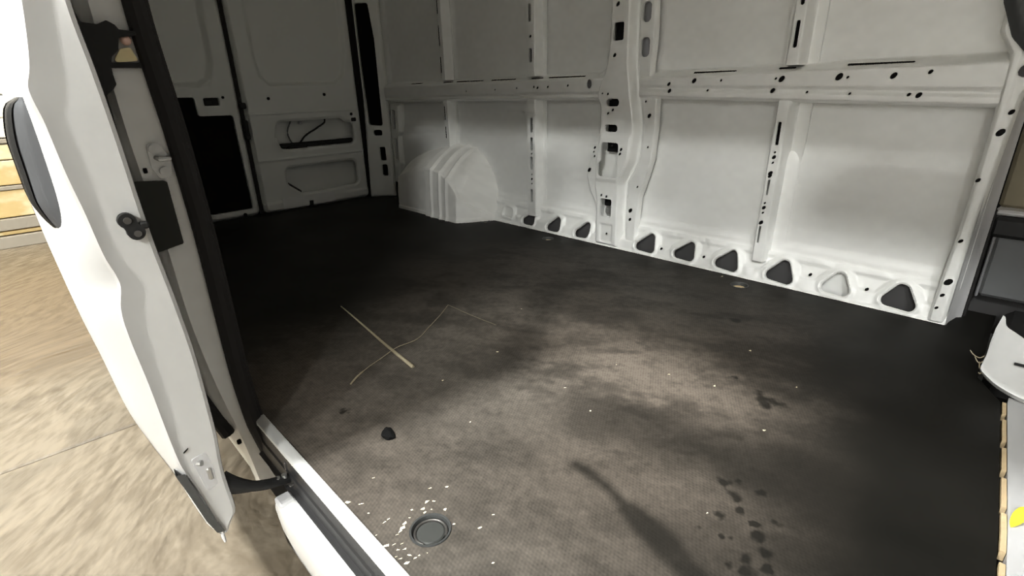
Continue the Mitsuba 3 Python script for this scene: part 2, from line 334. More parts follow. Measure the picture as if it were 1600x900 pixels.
# horizontal rails
def rail(key, x0, x1, zt0, zt1, zr0, zr1, zb0, zb1, slots):
    poly = Polygon([(x0, zb0 - .004), (x1, zb1 - .004), (x1, zt1 + .030), (x0, zt0 + .030)])
    def dep(u, v, d):
        t = (u - x0) / (x1 - x0); zt, zr, zb = zt0 + (zt1 - zt0) * t, zr0 + (zr1 - zr0) * t, zb0 + (zb1 - zb0) * t
        w = 0.063 * (1 - sm(zt - .004, zt + .026, v))
        w = w - 0.006 * (1 - sm(zr - .005, zr + .003, v)) + 0.007 * (1 - sm(zr - .022, zr - .012, v))
        w = w * sm(zb - .006, zb + .006, v) + 0.035 * (1 - sm(zb - .006, zb + .006, v))
        return w
    k = add(key, sheet(poly, 0.005, far(1.813), dep, 0.03), 'm_paint')
    ms = []
    for (a, b, h) in slots:
        t = ((a + b) / 2 - x0) / (x1 - x0); z = zt0 + (zt1 - zt0) * t + 0.011
        s = bx(a, b, 1.777, 1.787, z - h, z + h, 0.002); ms.append(s)
    add(k + '__slots', cat(*ms), 'm_hole', label='dark slots along the top of the rail')
    return k
k1 = rail(WF + '__rail', -3.40, -1.50, .774, .780, .710, .719, .680, .690, [(-3.1, -2.98, .003), (-2.75, -2.66, .003), (-2.62, -2.38, .0035), (-2.31, -2.12, .0035), (-2.0, -1.92, .003), (-1.88, -1.65, .0035)])
k2 = rail(WF + '__rail', -1.33, -0.155, .773, .786, .743, .714, .697, .668, [(-1.10, -0.93, .0035), (-0.775, -0.72, .004), (-0.56, -0.38, .004)])
add(k1 + '__bolt_holes', discs_far([(-1.93, .745, .006), (-1.955, .75, .005), (-1.86, .748, .005), (-1.73, .752, .005), (-2.08, .745, .004), (-2.25, .74, .004), (-2.5, .735, .004)], 1.7495), 'm_hole')
add(k1 + '__end_hole', discs_far([(-1.60, .757, .016)], 1.7485, elong=1.6, tilt=0), 'm_cavity')
add(k2 + '__bolt_holes', discs_far([(-1.19, .748, .007), (-1.08, .758, .009), (-0.97, .757, .004), (-1.185, .722, .008), (-1.02, .722, .004), (-0.75, .756, .010), (-0.77, .758, .004), (-0.775, .718, .008), (-0.66, .712, .004),
                                       (-0.57, .758, .011), (-0.545, .756, .004), (-0.42, .757, .009), (-0.33, .765, .006), (-0.53, .706, .004), (-0.37, .702, .005), (-0.345, .70, .008)], 1.7485), 'm_hole')

# vertical ribs
def hat_rib(key, xa, xb, z0, z1, fa, fb, wid_top, step=0.0045, slots=(), dy=0.058, lean=0.0):
    """flange from xa to xb; flat top from fa to fb"""
    poly = rr(Polygon([(xa, z0), (xb, z0), (xb + lean, z1), (xa + lean, z1)]), 0.004)
    def dep(u, v, d):
        uu = u - lean * (v - z0) / (z1 - z0)
        return 0.004 + (dy - 0.004) * sm(fa - .010, fa, uu) * (1 - sm(fb, fb + .012, uu))
    hs = [rect(*s, r=min(abs(s[0] - s[2]), abs(s[1] - s[3])) * .4) for s in slots]
    k = add(key, sheet(poly, step, far(1.815), dep, 0.006, holes=hs, hole_skirt=0.006), 'm_paint')
    return k
def S(x, z0, z1, w=0.011): return (x - w / 2, z0, x + w / 2, z1)
ka = hat_rib(WF + '__rib', -2.77, -2.675, 0.80, 1.80, -2.742, -2.70, 0, lean=-0.01)
kb = hat_rib(WF + '__rib', -2.77, -2.675, 0.40, 0.69, -2.742, -2.70, 0)
add(ka + '__slots', cat(*[bx(-2.738, -2.731, 1.7560, 1.7575, a, b) for a, b in ((.84, .93), (.99, 1.10), (1.16, 1.25))]), 'm_cavity')
add(kb + '__slots', cat(*[bx(-2.732, -2.725, 1.7560, 1.7575, a, b) for a, b in ((.46, .53), (.57, .65))]), 'm_cavity')
kc = hat_rib(WF + '__rib', -2.05, -1.925, 0.80, 1.80, -2.014, -1.958, 0, slots=[S(-1.990, 1.05, 1.13, .022), S(-1.986, .865, .932, .022), S(-1.99, 1.20, 1.32, .022)])
kd = hat_rib(WF + '__rib', -2.05, -1.925, 0.075, 0.69, -2.014, -1.958, 0, slots=[S(-1.984, .525, .60, .02), S(-1.985, .43, .50, .02), S(-1.986, .33, .40, .02), S(-1.987, .15, .225, .02)])
add(kc + '__bolt_holes', discs_far([(-1.984, .985, .006)], 1.757), 'm_hole')
add(kd + '__bolt_holes', discs_far([(-1.983, .28, .006), (-1.983, .305, .004), (-1.983, .255, .004), (-1.983, .415, .004)], 1.757), 'm_hole')
add(kc + '__backing', bx(-2.005, -1.965, 1.785, 1.788, .82, 1.6), 'm_cavity')  # dark sheet standing in for the shade inside the rib slots
add(kd + '__backing', bx(-2.005, -1.965, 1.785, 1.788, .12, .66), 'm_cavity')
ke = hat_rib(WF + '__rib', -0.775, -0.66, 0.80, 1.80, -0.748, -0.708, 0, slots=[S(-.727, .855, .94, .013), S(-.724, .985, 1.06, .013)], lean=0.012)
kf = hat_rib(WF + '__rib', -0.785, -0.665, 0.082, 0.69, -0.764, -0.722, 0, slots=[S(-.736, .53, .612, .012), S(-.742, .345, .405, .009), S(-.749, .155, .225, .009)], lean=0.010)
add(kf + '__bolt_holes', discs_far([(-.738, .487, .007), (-.737, .505, .004), (-.739, .467, .004), (-.742, .428, .008), (-.746, .297, .007), (-.745, .315, .004), (-.747, .277, .004), (-.748, .238, .008), (-.742, .418, .007)], 1.757), 'm_hole')

add(ke + '__backing', bx(-.742, -.712, 1.78, 1.783, .82, 1.6), 'm_hole')  # black sheet in place of the shade behind these slots
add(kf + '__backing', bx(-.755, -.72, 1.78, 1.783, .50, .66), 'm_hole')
# central pillar: one pressing with folded flanges, a raised channel and punched openings
pil = Polygon([(-1.497, 1.80), (-1.497, 1.09), (-1.493, .94), (-1.505, .875), (-1.53, .82), (-1.572, .795), (-1.572, .68), (-1.553, .66), (-1.545, .56), (-1.562, .485), (-1.612, .395), (-1.624, .332), (-1.600, .256), (-1.565, .202), (-1.55, .117), (-1.572, .012),
               (-1.395, .006), (-1.318, .045), (-1.316, .133), (-1.308, .261), (-1.283, .337), (-1.256, .437), (-1.250, .559), (-1.251, .697), (-1.29, .705), (-1.29, .80), (-1.283, .93), (-1.288, 1.07), (-1.29, 1.80)])
pil = rr(pil, 0.006)
PH = [rect(-1.475, .999, -1.421, .928, .008), rect(-1.349, 1.065, -1.307, .989, .018), rect(-1.348, .933, -1.305, .857, .018), rect(-1.499, .692, -1.428, .66, .014), rect(-1.501, .581, -1.431, .549, .014),
      rr(Polygon([(-1.513, .502), (-1.417, .502), (-1.415, .343), (-1.530, .343), (-1.530, .405), (-1.513, .415)]), 0.014), rect(-1.510, .238, -1.445, .149, .008), rect(-1.48, 1.22, -1.42, 1.30, .008), rect(-1.349, 1.25, -1.307, 1.33, .018)]
ridge = [(1.8, -1.402), (1.075, -1.400), (.857, -1.397), (.702, -1.375), (.569, -1.352), (.444, -1.36), (.37, -1.39), (.307, -1.415), (.011, -1.412)]
leftl = [(1.8, -1.487), (.94, -1.487), (.83, -1.50), (.70, -1.545), (.66, -1.528), (.56, -1.525), (.40, -1.545), (.30, -1.545), (.22, -1.53), (.011, -1.53)]
def pil_depth(u, v, d):
    r, l = interp(ridge, v), interp(leftl, v)
    w = 0.030 + 0.030 * sm(l - .012, l, u) * (1 - sm(r, r + .016, u))
    w = w - 0.012 * sm(r + .014, r + .02, u) * (1 - sm(r + .030, r + .040, u)) + 0.006 * sm(r + .032, r + .05, u)
    # swage around the big opening, step above the lower one
    w = w + 0.006 * sm(.315, .335, v) * (1 - sm(.52, .55, v)) * sm(l, l + .01, u) * (1 - sm(r - .012, r, u))
    w = w - 0.006 * sm(.02, .03, v) * (1 - sm(.105, .12, v)) * sm(-1.515, -1.50, u) * (1 - sm(-1.445, -1.43, u))
    return w * sm(0, .004, d) + 0.02 * (1 - sm(0, .004, d))
pk = add(WF + '__pillar', sheet(pil, 0.004, far(1.805), pil_depth, 0.016, holes=PH, hole_skirt=0.010), 'm_paint', label='white pressed steel pillar with square openings')
add(pk + '__bolt_holes', discs_far([(-1.456, 1.068, .009), (-1.462, .871, .008), (-1.52, .715, .004), (-1.49, .712, .005)], 1.7445), 'm_hole')
add(pk + '__bolt_holes', discs_far([(-1.604, .362, .010), (-1.575, .47, .006), (-1.58, .45, .004), (-1.575, .43, .005)], 1.7735), 'm_hole')
add(pk + '__bolt_holes', discs_far([(-1.35, .196, .010), (-1.35, .153, .007), (-1.283, .622, .009), (-1.28, .49, .004), (-1.32, .31, .004), (-1.305, .68, .004)], 1.7675), 'm_hole')
add(pk + '__bolt_holes', discs_far([(-1.45, .49, .006), (-1.40, .475, .007), (-1.405, .455, .006), (-1.50, .255, .005), (-1.47, .252, .005), (-1.48, .63, .005), (-1.455, .645, .005), (-1.46, .07, .005)], 1.7385), 'm_hole')
add(pk + '__latch', cat(bx(-1.505, -1.46, 1.775, 1.795, .155, .19, .008), tube([(-1.47, 1.77, .20), (-1.455, 1.78, .17), (-1.47, 1.785, .155)], .008)), 'm_steel')

add(pk + '__backing', cat(bx(-1.512, -1.412, 1.790, 1.796, .455, 1.75), bx(-1.515, -1.44, 1.790, 1.796, .195, .245)), 'm_hole')  # black sheet added for the shade behind the pillar openings
add(pk + '__backing', bx(-1.355, -1.30, 1.794, 1.797, .84, 1.35), 'm_silver')  # mid-grey sheet that sets the shade seen in the flange slots
# sloped sill with its row of punched triangular openings
TRI = [[(-2.093, .022), (-2.009, .086), (-1.985, .080), (-1.978, .022)], [(-1.901, .017), (-1.817, .087), (-1.795, .08), (-1.790, .018)], [(-1.708, .015), (-1.611, .092), (-1.595, .08), (-1.598, .021)],
       [(-1.328, .024), (-1.24, .096), (-1.222, .09), (-1.210, .018)], [(-1.130, .027), (-1.041, .094), (-1.025, .09), (-1.012, .021)], [(-.933, .028), (-.852, .095), (-.838, .09), (-.816, .017)],
       [(-.716, .026), (-.65, .096), (-.632, .092), (-.600, .016)], [(-.514, .026), (-.459, .090), (-.441, .088), (-.406, .019)], [(-.323, .026), (-.272, .094), (-.252, .09), (-.208, .018)]]
TRI = [rr(Polygon(t).buffer(.005), 0.019) for t in TRI]
cup0 = rr(Polygon([(-2.24, .04), (-2.225, .09), (-2.165, .082), (-2.155, .035)]), 0.012)
allh = shapely.union_all(TRI + [cup0])
def sill_depth(u, v, d):
    dh = shapely.distance(allh.boundary, shapely.points(u, v))
    w = 0.007 * (1 - sm(0.004, 0.020, dh)) * sm(0, .006, dh)
    w = w + 0.004 * (meshkit.fbm(np.stack([u * 22, v * 22, 0 * u], 1), 3) - .5) * 2
    w = w - 0.008 * sm(.045, .06, v) * (1 - sm(.095, .11, v)) * sm(.018, .03, dh)
    w = w + 0.005 * (1 - sm(.004, .012, v))
    return w
sp = Polygon([(-2.335, 0.0), (-.128, 0.0), (-.128, .124), (-2.335, .124)])
sk = add(WF + '__sill', sheet(sp, 0.0042, lambda u, v, w: np.stack([u, 1.752 + 0.042 * v / .124 - w * .95, v + w * .3], 1), sill_depth, 0.010, holes=TRI + [cup0], hole_skirt=0.012), 'm_paint', label='sloped white sill with a row of triangular openings')
add(sk + '__bolt_holes', discs_far([(-1.17, .045, .006), (-.965, .05, .006), (-.545, .07, .006), (-.36, .06, .006), (-1.75, .03, .004)], 1.764), 'm_hole')
add(sk + '__cup', bx(-2.245, -2.15, 1.783, 1.79, .03, .095), 'm_paint')

# front pillar with its return face and the driver's door seal
fp = Polygon([(-.178, 0.0), (-.128, 0.0), (-.126, .35), (-.119, .52), (-.112, .70), (-.06, .80), (-.04, 1.0), (.0, 1.80), (-.20, 1.80), (-.20, .86), (-.165, .80), (-.160, .54), (-.164, .30), (-.172, .13)])
fk = add(WF + '__front_pillar', sheet(rr(fp, .005), 0.004, far(1.80), lambda u, v, d: 0.035 + 0.018 * sm(.0, .008, d) + 0.004 * (1 - sm(-.142, -.134, u)), 0.02), 'm_paint', label='narrow white pillar at the front end of the van wall')
add(fk + '__bolt_holes', discs_far([(-.150, .146, .011), (-.155, .10, .006), (-.152, .465, .006), (-.150, .28, .006), (-.125, .655, .007), (-.135, .60, .010), (-.16, .055, .005)], 1.7435), 'm_hole')
add(fk + '__bolt_holes', discs_far([(-.115, .765, .022)], 1.7435, elong=1.4, tilt=.9), 'm_cavity')
add(fk + '__bolt_holes', discs_far([(-.075, .76, .014), (-.07, .70, .010)], 1.7435, elong=1.2, tilt=.9), 'm_hole')
ret = Polygon([(1.752, -.02), (1.90, -.02), (1.90, 1.8), (1.752, 1.8)])
add(fk + '__return', strip_x([(-.128, 1.752), (-.122, 1.80), (-.112, 1.85), (-.100, 1.865)], -.02, .75), 'm_ledge')

# rear corner post
def dpost(u, v, w):
    t = np.array([0.13, 0.135]); t = t / np.linalg.norm(t)      # runs from the door gap to the side skin
    n = np.array([t[1], -t[0]])
    return np.stack([-3.575 + u * t[0] + w * n[0], 1.645 + u * t[1] + w * n[1], v], 1)
dpoly = rr(Polygon([(0.0, 0.0), (.19, 0.0), (.205, .7), (.205, 1.8), (0.03, 1.8), (.03, .7)]), .004)
dh = [rr(Polygon([(.050, .52), (.150, .51), (.155, 1.08), (.135, 1.30), (.042, 1.30), (.040, .92)]), .018), rect(.075, .485, .14, .445, .014), rect(.105, .365, .15, .265, .012), rect(.11, .24, .152, .155, .012)]
dk = add(WF + '__rear_post', sheet(dpoly, .005, dpost, lambda u, v, d: 0.012 * sm(0, .012, d), .03, holes=dh, hole_skirt=.03), 'm_rear_paint', label='white rear corner post with a long dark opening')
add(dk + '__backing', sheet(dpoly, .05, dpost, lambda u, v, d: -0.06 + 0 * u, .01), 'm_hole')  # black sheet for the unlit inside of the post
add(WF + '__stiffener', sheet(rr(Polygon([(-3.43, .17), (-3.37, .15), (-3.325, .25), (-3.325, .44), (-3.30, .47), (-3.29, .66), (-3.40, .67), (-3.43, .5)]), .012), .005, far(1.805), lambda u, v, d: .025 * sm(0, .015, d), .02,
     holes=[rr(Polygon([(-3.395, .49), (-3.35, .49), (-3.34, .62), (-3.385, .62)]), .01), rr(Polygon([(-3.40, .28), (-3.36, .26), (-3.345, .42), (-3.385, .43)]), .01)], hole_skirt=.02), 'm_rear_paint')

# wheel arch cover
zt = [(-3.25, .22), (-3.16, .31), (-2.934, .392), (-2.776, .418), (-2.612, .419), (-2.52, .405), (-2.461, .383), (-2.40, .325), (-2.353, .26), (-2.318, .16), (-2.300, .06), (-2.296, 0.0)]
zc = [(-3.25, .13), (-3.1, .22), (-2.90, .285), (-2.74, .305), (-2.60, .29), (-2.50, .245), (-2.44, .19), (-2.40, .13), (-2.36, .08), (-2.32, .035), (-2.296, 0.0)]
xs = np.unique(np.r_[np.linspace(-3.06, -2.46, 60), np.linspace(-2.455, -2.296, 40), *[np.linspace(c - .006, c + .006, 7) for c in (-2.735,)], *[np.linspace(c - .03, c + .03, 13) for c in (-2.66, -2.575, -2.51)]])
def yf(x):
    return np.where(x < -2.42, 1.556, 1.556 + 0.185 * np.clip((x + 2.42) / .115, 0, 1) ** 1.25)
rings = []
for x in xs:
    st = 0.0
    for x0, hh in ((-2.735, .016),): st = st - hh * (1 - sm(x0 - .005, x0 + .005, x))
    for x0 in (-2.66, -2.575, -2.51): st = st + 0.011 * math.exp(-((x - x0) / .011) ** 2)
    t, c, y = float(interp(zt, x)) + st, float(interp(zc, x)) + st, float(yf(x)) - st * .9
    c = max(c, 0.001); t = max(t, c + .001)
    lip = [(y - .006, 0.0), (y - .006, min(.018, c * .5)), (y, min(.024, c * .6))]
    fr = [(y + 0.012 * (k / 8) ** 2, min(.024, c * .6) + (c - min(.024, c * .6)) * k / 8 * .93) for k in range(1, 9)]
    y2 = y + 0.012
    rnd = [(y2 + .03 * (1 - math.cos(a)) * 1.0, c * .93 + .07 * c * 1.2 * math.sin(a)) for a in np.linspace(.2, 1.3, 6)]
    ye, ze = rnd[-1]
    top = [(ye + (1.822 - ye) * k / 10, ze + (max(t, ze) - ze) * (math.sin(k / 10 * math.pi / 2) ** .9)) for k in range(1, 11)]
    rings.append([(x, a, b) for a, b in lip + fr + rnd + top])
V = np.array(rings).reshape(-1, 3); n = len(rings[0]); F = []
for i in range(len(xs) - 1):
    for k in range(n - 1):
        a, b, c, d = i * n + k, i * n + k + 1, (i + 1) * n + k + 1, (i + 1) * n + k
        F += [[a, c, b], [a, d, c]]
wm = trimesh.Trimesh(V, np.array(F), process=False)
wk = add(WF + '__wheel_arch', wm, 'm_arch', smooth=40, label='rounded white wheel arch cover with stepped ribs')
end = Polygon([(rings[0][k][1], rings[0][k][2]) for k in range(n)] + [(1.822, 0.0)])
me = trimesh.creation.extrude_polygon(end.buffer(0), .004, engine='earcut'); vv = me.vertices.copy(); me.vertices = np.stack([-3.06 - vv[:, 2], vv[:, 0], vv[:, 1]], 1)
add(wk + '__end_cap', me, 'm_arch', smooth=False)

# ================================================================ rear doors
XR = -3.6
rp = rr(Polygon([(.868, .0), (1.648, .0), (1.652, .4), (1.652, 1.8), (.868, 1.8)]), .035)
slot = rr(Polygon([(1.05, .575), (1.49, .578), (1.52, .55), (1.585, .545), (1.585, .43), (1.56, .40), (1.05, .40), (1.028, .48)]), .03)
lows = rr(Polygon([(1.055, .282), (1.545, .285), (1.573, .26), (1.572, .13), (1.545, .11), (1.35, .10), (1.14, .10), (1.05, .17)]), .03)
ups = rr(Polygon([(.962, 1.8), (.966, .94), (.984, .85), (1.04, .79), (1.49, .79), (1.565, .85), (1.60, 1.0), (1.61, 1.8)]), .03)
def rdepth(u, v, d):
    pts = shapely.points(u, v)
    w = 0.03 * sm(0, .02, d)
    w = w - 0.024 * sm(0, .028, shapely.distance(ups.boundary, pts)) * shapely.contains_xy(ups, u, v)
    ds, dl = shapely.distance(slot.boundary, pts), shapely.distance(lows.boundary, pts)
    w = w - .008 * (1 - sm(0, .016, ds)) - .008 * (1 - sm(0, .014, dl))
    w = w + .004 * (1 - sm(.0, .010, np.abs(v - .63)))
    w = w + .004 * (1 - sm(.0, .010, np.abs(v - .34)))
    w = w + .006 * (1 - sm(.06, .075, v))
    return w
R1 = 'door_2'
add(R1 + '__inner_panel', sheet(rp, .006, rear(XR - .02), rdepth, .05, holes=[slot, lows], hole_skirt=.025), 'm_rear_paint')
add(R1 + '__outer_skin', bx(XR - .075, XR - .065, .875, 1.64, .01, 1.8), 'm_rear_paint')
add(R1 + '__pull_rod', cat(bx(XR - .05, XR - .02, 1.05, 1.58, .405, .435, .006), bx(XR - .06, XR - .005, 1.10, 1.23, .385, .42, .008)), 'm_black', label='black latch rod across the door opening')
add(R1 + '__cable', tube(spline([(XR - .045, 1.20, .43), (XR - .03, 1.23, .47), (XR - .02, 1.33, .525), (XR - .02, 1.385, .56), (XR - .03, 1.39, .59)], 20), .006), 'm_black', label='black cable in the upper door opening')
add(R1 + '__cable', tube(spline([(XR - .05, 1.15, .43), (XR - .045, 1.125, .50), (XR - .045, 1.15, .56), (XR - .05, 1.17, .59)], 16), .005), 'm_grey_plastic')
add(R1 + '__clip', cat(bx(XR - .04, XR - .012, 1.20, 1.225, .55, .57, .005)), 'm_ledge')
add(R1 + '__strut', tube([(XR - .03, 1.06, .17), (XR - .03, 1.14, .105)], .011), 'm_cavity')
def discs_rear(L, x):
    ms = []
    for (y, z, r) in L:
        c = trimesh.creation.cylinder(r, .003, sections=14); v = c.vertices.copy(); c.vertices = np.stack([x + v[:, 2], y + v[:, 0], z + v[:, 1]], 1); ms.append(c)
    return cat(*ms)
add(R1 + '__bolt_holes', discs_rear([(1.02, .72, .010), (1.395, .735, .010), (1.575, .60, .010), (1.08, .045, .012), (1.18, .04, .014)], XR + .012), 'm_hole')
add(R1 + '__catch', cat(bx(XR, XR + .02, 1.17, 1.20, .0, .045, .004), bx(XR, XR + .02, 1.57, 1.605, .55, .575, .004)), 'm_black')
add(R1 + '__tape', sheet(Polygon([(.99, .015), (1.36, .015), (1.36, .085), (.99, .085)]), .02, rear(XR + .0165), None, .002), 'm_paint', label='painted pale patch of light along the bottom of the door')  # lighter sheet painted where light falls low on the door
tag(R1, 'right rear cargo door with pressed openings and a black rod', kind='structure')
R2 = 'door_3'
lp = rr(Polygon([(.0, -.0), (.842, .0), (.842, 1.8), (.0, 1.8)]), .035)
blk = rr(Polygon([(.12, .745), (.60, .74), (.605, .635), (.792, .632), (.80, .05), (.12, .05)]), .012)
lh = rect(.645, .735, .733, .690, .006)
lups = rr(Polygon([(.10, 1.8), (.10, .79), (.64, .79), (.715, .83), (.750, .93), (.765, 1.8)]), .03)
def ldepth(u, v, d):
    pts = shapely.points(u, v)
    w = 0.03 * sm(0, .02, d) - 0.034 * sm(0, .035, shapely.distance(lups.boundary, pts)) * shapely.contains_xy(lups, u, v)
    return w
add(R2 + '__inner_panel', sheet(lp, .007, rear(XR - .02), ldepth, .05, holes=[blk, lh], hole_skirt=.025), 'm_rear_paint')
add(R2 + '__black_panel', sheet(blk.buffer(.01), .02, rear(XR - .035), None, .01), 'm_hole', label='black lower panel of the left rear door')
add(R2 + '__latch', cat(bx(XR - .04, XR - .02, .64, .74, .685, .74), bx(XR - .03, XR - .015, .655, .70, .695, .725, .003)), 'm_black')
add(R2 + '__bolt_holes', discs_rear([(.755, .735, .008), (.74, .02, .012)], XR + .012), 'm_hole')
tag(R2, 'left rear cargo door with a large black lower panel', kind='structure')
# seal and latch parts in the gap between the rear doors
add('trim_1', bx(XR - .06, XR - .02, .843, .868, 0.0, 1.8), 'm_rubber', label='black rubber seal in the gap between the rear doors', kind='structure')
add('trim_1__hinge_block', cat(bx(XR - .02, XR + .02, .838, .868, .48, .60, .006), bx(XR - .02, XR + .025, .84, .875, .665, .70, .006)), 'm_black')
add('trim_2', bx(XR - .06, XR - .03, 1.650, 1.70, -.02, 1.8), 'm_rubber', label='black rubber seal beside the right rear door', kind='structure')
add('wall_rear', cat(bx(-3.75, -3.68, -.05, 1.9, -.3, 1.86)), 'm_cavity', kind='structure')
add('trim_3', bx(-3.64, -3.57, 0.0, 1.66, -.05, -.003), 'm_rubber', label='dark threshold under the rear doors', kind='structure')

# ================================================================ near side of the van body, roof
BO = [(-.22, -.030), (-.17, -.044), (-.05, -.072), (0.0, -.087), (.075, -.098), (.22, -.108), (.32, -.113), (.455, -.117), (.65, -.126), (.9, -.138), (1.3, -.10), (1.86, -.02)]
JI = [(-.22, .012), (-.195, .003), (-.05, -.028), (.0, -.036), (.19, -.044), (.43, -.044), (.66, -.050), (.92, -.064), (1.86, .0)]
zz = np.linspace(-.215, 1.86, 70)
def strip(profs, close=False):
    """quads between successive curves (each n x 3)"""
    n = len(profs[0]); V = np.vstack(profs); F = []
    for j in range(len(profs) - 1):
        for i in range(n - 1):
            a, b, c, d = j * n + i, j * n + i + 1, (j + 1) * n + i + 1, (j + 1) * n + i
            F += [[a, b, c], [a, c, d]]
    return trimesh.Trimesh(V, np.array(F), process=False)
bo, ji = interp(BO, zz), interp(JI, zz)
gr = interp([(-.22, -.04), (-.1, -.052), (.0, -.065), (.075, -.077), (.22, -.094), (.32, -.101), (.45, -.104), (.6, -.113), (.71, -.118), (.9, -.120), (1.86, -.02)], zz)
def cur(x, y): return np.stack([np.full_like(zz, x) if np.isscalar(x) else x, y, zz], 1)
body = strip([cur(-3.72, bo + .03), cur(-3.3, bo), cur(-1.33, bo), cur(-1.285, bo + .001), cur(-1.268, np.minimum(gr - .003, bo + .012)), cur(-1.262, gr), cur(-1.248, gr + .004), cur(-1.247, ji - .006), cur(-1.25, ji + .01), cur(-1.27, ji + .03), cur(-1.40, ji + .035), cur(-3.72, ji + .03)])
WN = 'wall_near'
tag(WN, 'white body side and door jamb behind the open sliding door', kind='structure')
add(WN + '__quarter_panel', body, 'm_paint', smooth=28)
add(WN + '__rub_strip', cat(tube(spline([(-1.33, -.112, .20), (-1.30, -.108, .10), (-1.275, -.092, .02), (-1.262, -.078, -.03)], 18), .016), bx(-3.3, -1.34, -.122, -.09, .05, .2, .01)), 'm_black', label='black curved trim low on the body side')
# black step-well side under the seal
zb = np.linspace(-.215, -.021, 14)
def cb(x, y): return np.stack([np.full_like(zb, x), y + 0 * zb, zb], 1)
add(WN + '__step_side', strip([cb(-1.244, interp(JI, zb) - .004), cb(-1.236, interp(JI, zb) + .03), cb(-1.232, 0 * zb + .02)]), 'm_black')
# rubber seal round the opening
sl = [(-1.238, float(interp(JI, z)) + .014, z) for z in np.linspace(-.2, 1.62, 60)]
seal = tube(sl, .019, 10)
add('door_seal', seal, 'm_rubber', label='black rubber door seal running down the rear edge of the side opening', category='door seal')
add('door_seal__lip', strip([np.array([(x - .004, y - .018 + .004, z) for x, y, z in sl]), np.array([(x + .012, y - .006, z) for x, y, z in sl]), np.array([(x + .008, y + .022, z) for x, y, z in sl])]), 'm_rubber')
# striker, pad, bumper on the jamb
def jamb(poly, x, t, bsdf, key, **k):
    p = Polygon(poly).buffer(0)
    m = trimesh.creation.extrude_polygon(p, t, engine='earcut'); v = m.vertices.copy(); m.vertices = np.stack([x + v[:, 2], v[:, 0], v[:, 1]], 1)
    return add(key, m, bsdf, smooth=False, **k)
k = 'striker_plate'
jamb(rr(Polygon([(-.090, .668), (-.068, .668), (-.054, .635), (-.060, .602), (-.080, .598), (-.090, .62)]), .008), -1.247, .006, 'm_steel', k + '__plate')
for y, z in ((-.080, .657), (-.071, .613)):
    add(k + '__bolt', trimesh.creation.cylinder(.009, .010, sections=16, transform=trimesh.transformations.translation_matrix([-1.238, y, z]) @ trimesh.transformations.rotation_matrix(math.pi / 2, [0, 1, 0])), 'm_steel')
add(k + '__pin', tube([(-1.243, -.079, .640), (-1.225, -.076, .638), (-1.225, -.060, .638), (-1.243, -.057, .640)], .005), 'm_steel')
tag(k, 'steel latch striker on the white jamb above the dark pad', 'striker plate')
jamb(rr(Polygon([(-.134, .600), (-.072, .594), (-.071, .464), (-.129, .453)]), .004), -1.247, .012, 'm_foam', 'jamb_pad', label='dark grey square foam pad stuck on the white jamb', category='pad')
k = 'jamb_bumper'
jamb(rr(Polygon([(-.150, .91), (-.143, .896), (-.138, .875), (-.116, .873), (-.101, .880), (-.090, .873), (-.086, .866), (-.060, .864), (-.060, .858), (-.089, .853), (-.095, .832), (-.107, .821), (-.112, .808), (-.113, .791), (-.112, .775), (-.118, .767), (-.131, .757), (-.130, .699), (-.137, .690), (-.150, .72)]), .003), -1.247, .022, 'm_black', k + '__body')
jamb([(-.112, .812), (-.060, .812), (-.060, .803), (-.112, .803)], -1.247, .012, 'm_black', k + '__foot')
tag(k, 'black moulded bumper block at the top of the white jamb', 'bumper')
k = 'latch_bracket'
jamb(rr(Polygon([(-.090, .835), (-.074, .838), (-.066, .815), (-.106, .812)]), .004), -1.246, .010, 'm_zinc', k + '__plate')
add(k + '__cap', trimesh.creation.icosphere(2, .009).apply_transform(trimesh.transformations.translation_matrix([-1.236, -.078, .850])), 'm_pink')
tag(k, 'small yellowish latch bracket beside the black bumper on the jamb', 'bracket')
jamb(rect(-.105, .622, -.098, .612, .002), -1.2475, .002, 'm_hole', WN + '__bolt_hole')
jamb(rect(-.068, -.045, -.058, -.058, .003), -1.247, .003, 'm_hole', WN + '__bolt_hole')

# opening header with an added front corner hook, front part of the side, roof
head = Polygon([(-3.72, 1.62), (-1.26, 1.62), (-1.18, 1.70), (-.085, 1.70), (-.078, 1.63), (-.088, 1.588), (-.105, 1.583), (-.128, 1.592), (-.155, 1.572), (-.172, 1.545), (-.155, 1.52), (-.10, 1.503), (.32, 1.485), (.32, 1.90), (-3.72, 1.90)])  # hook at the front corner invented to cast the rounded wall shadow
m = trimesh.creation.extrude_polygon(head, .07, engine='earcut'); v = m.vertices.copy(); m.vertices = np.stack([v[:, 0], -.075 + v[:, 2], v[:, 1]], 1); m.invert()
add(WN + '__header', m, 'm_dimmed_paint', smooth=False)
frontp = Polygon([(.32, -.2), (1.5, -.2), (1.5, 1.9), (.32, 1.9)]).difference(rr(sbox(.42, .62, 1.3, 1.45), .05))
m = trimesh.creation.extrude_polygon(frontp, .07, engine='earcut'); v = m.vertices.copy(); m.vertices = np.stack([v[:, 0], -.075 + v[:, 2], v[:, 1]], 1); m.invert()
add(WN + '__front_side', m, 'm_dimmed_paint', smooth=False)
add('ceiling_van', bx(-3.75, 1.5, -.08, 1.92, 1.86, 1.90), 'm_paint', kind='structure')
add(WF + '__outer_shell', bx(-3.75, -.125, 1.90, 1.915, -.3, 1.9), 'm_cavity')
add(WF + '__cab_side', cat(bx(-.125, 1.5, 1.97, 1.99, -.3, .72), bx(-.125, 1.5, 1.97, 1.99, 1.5, 1.9)), 'm_cavity')

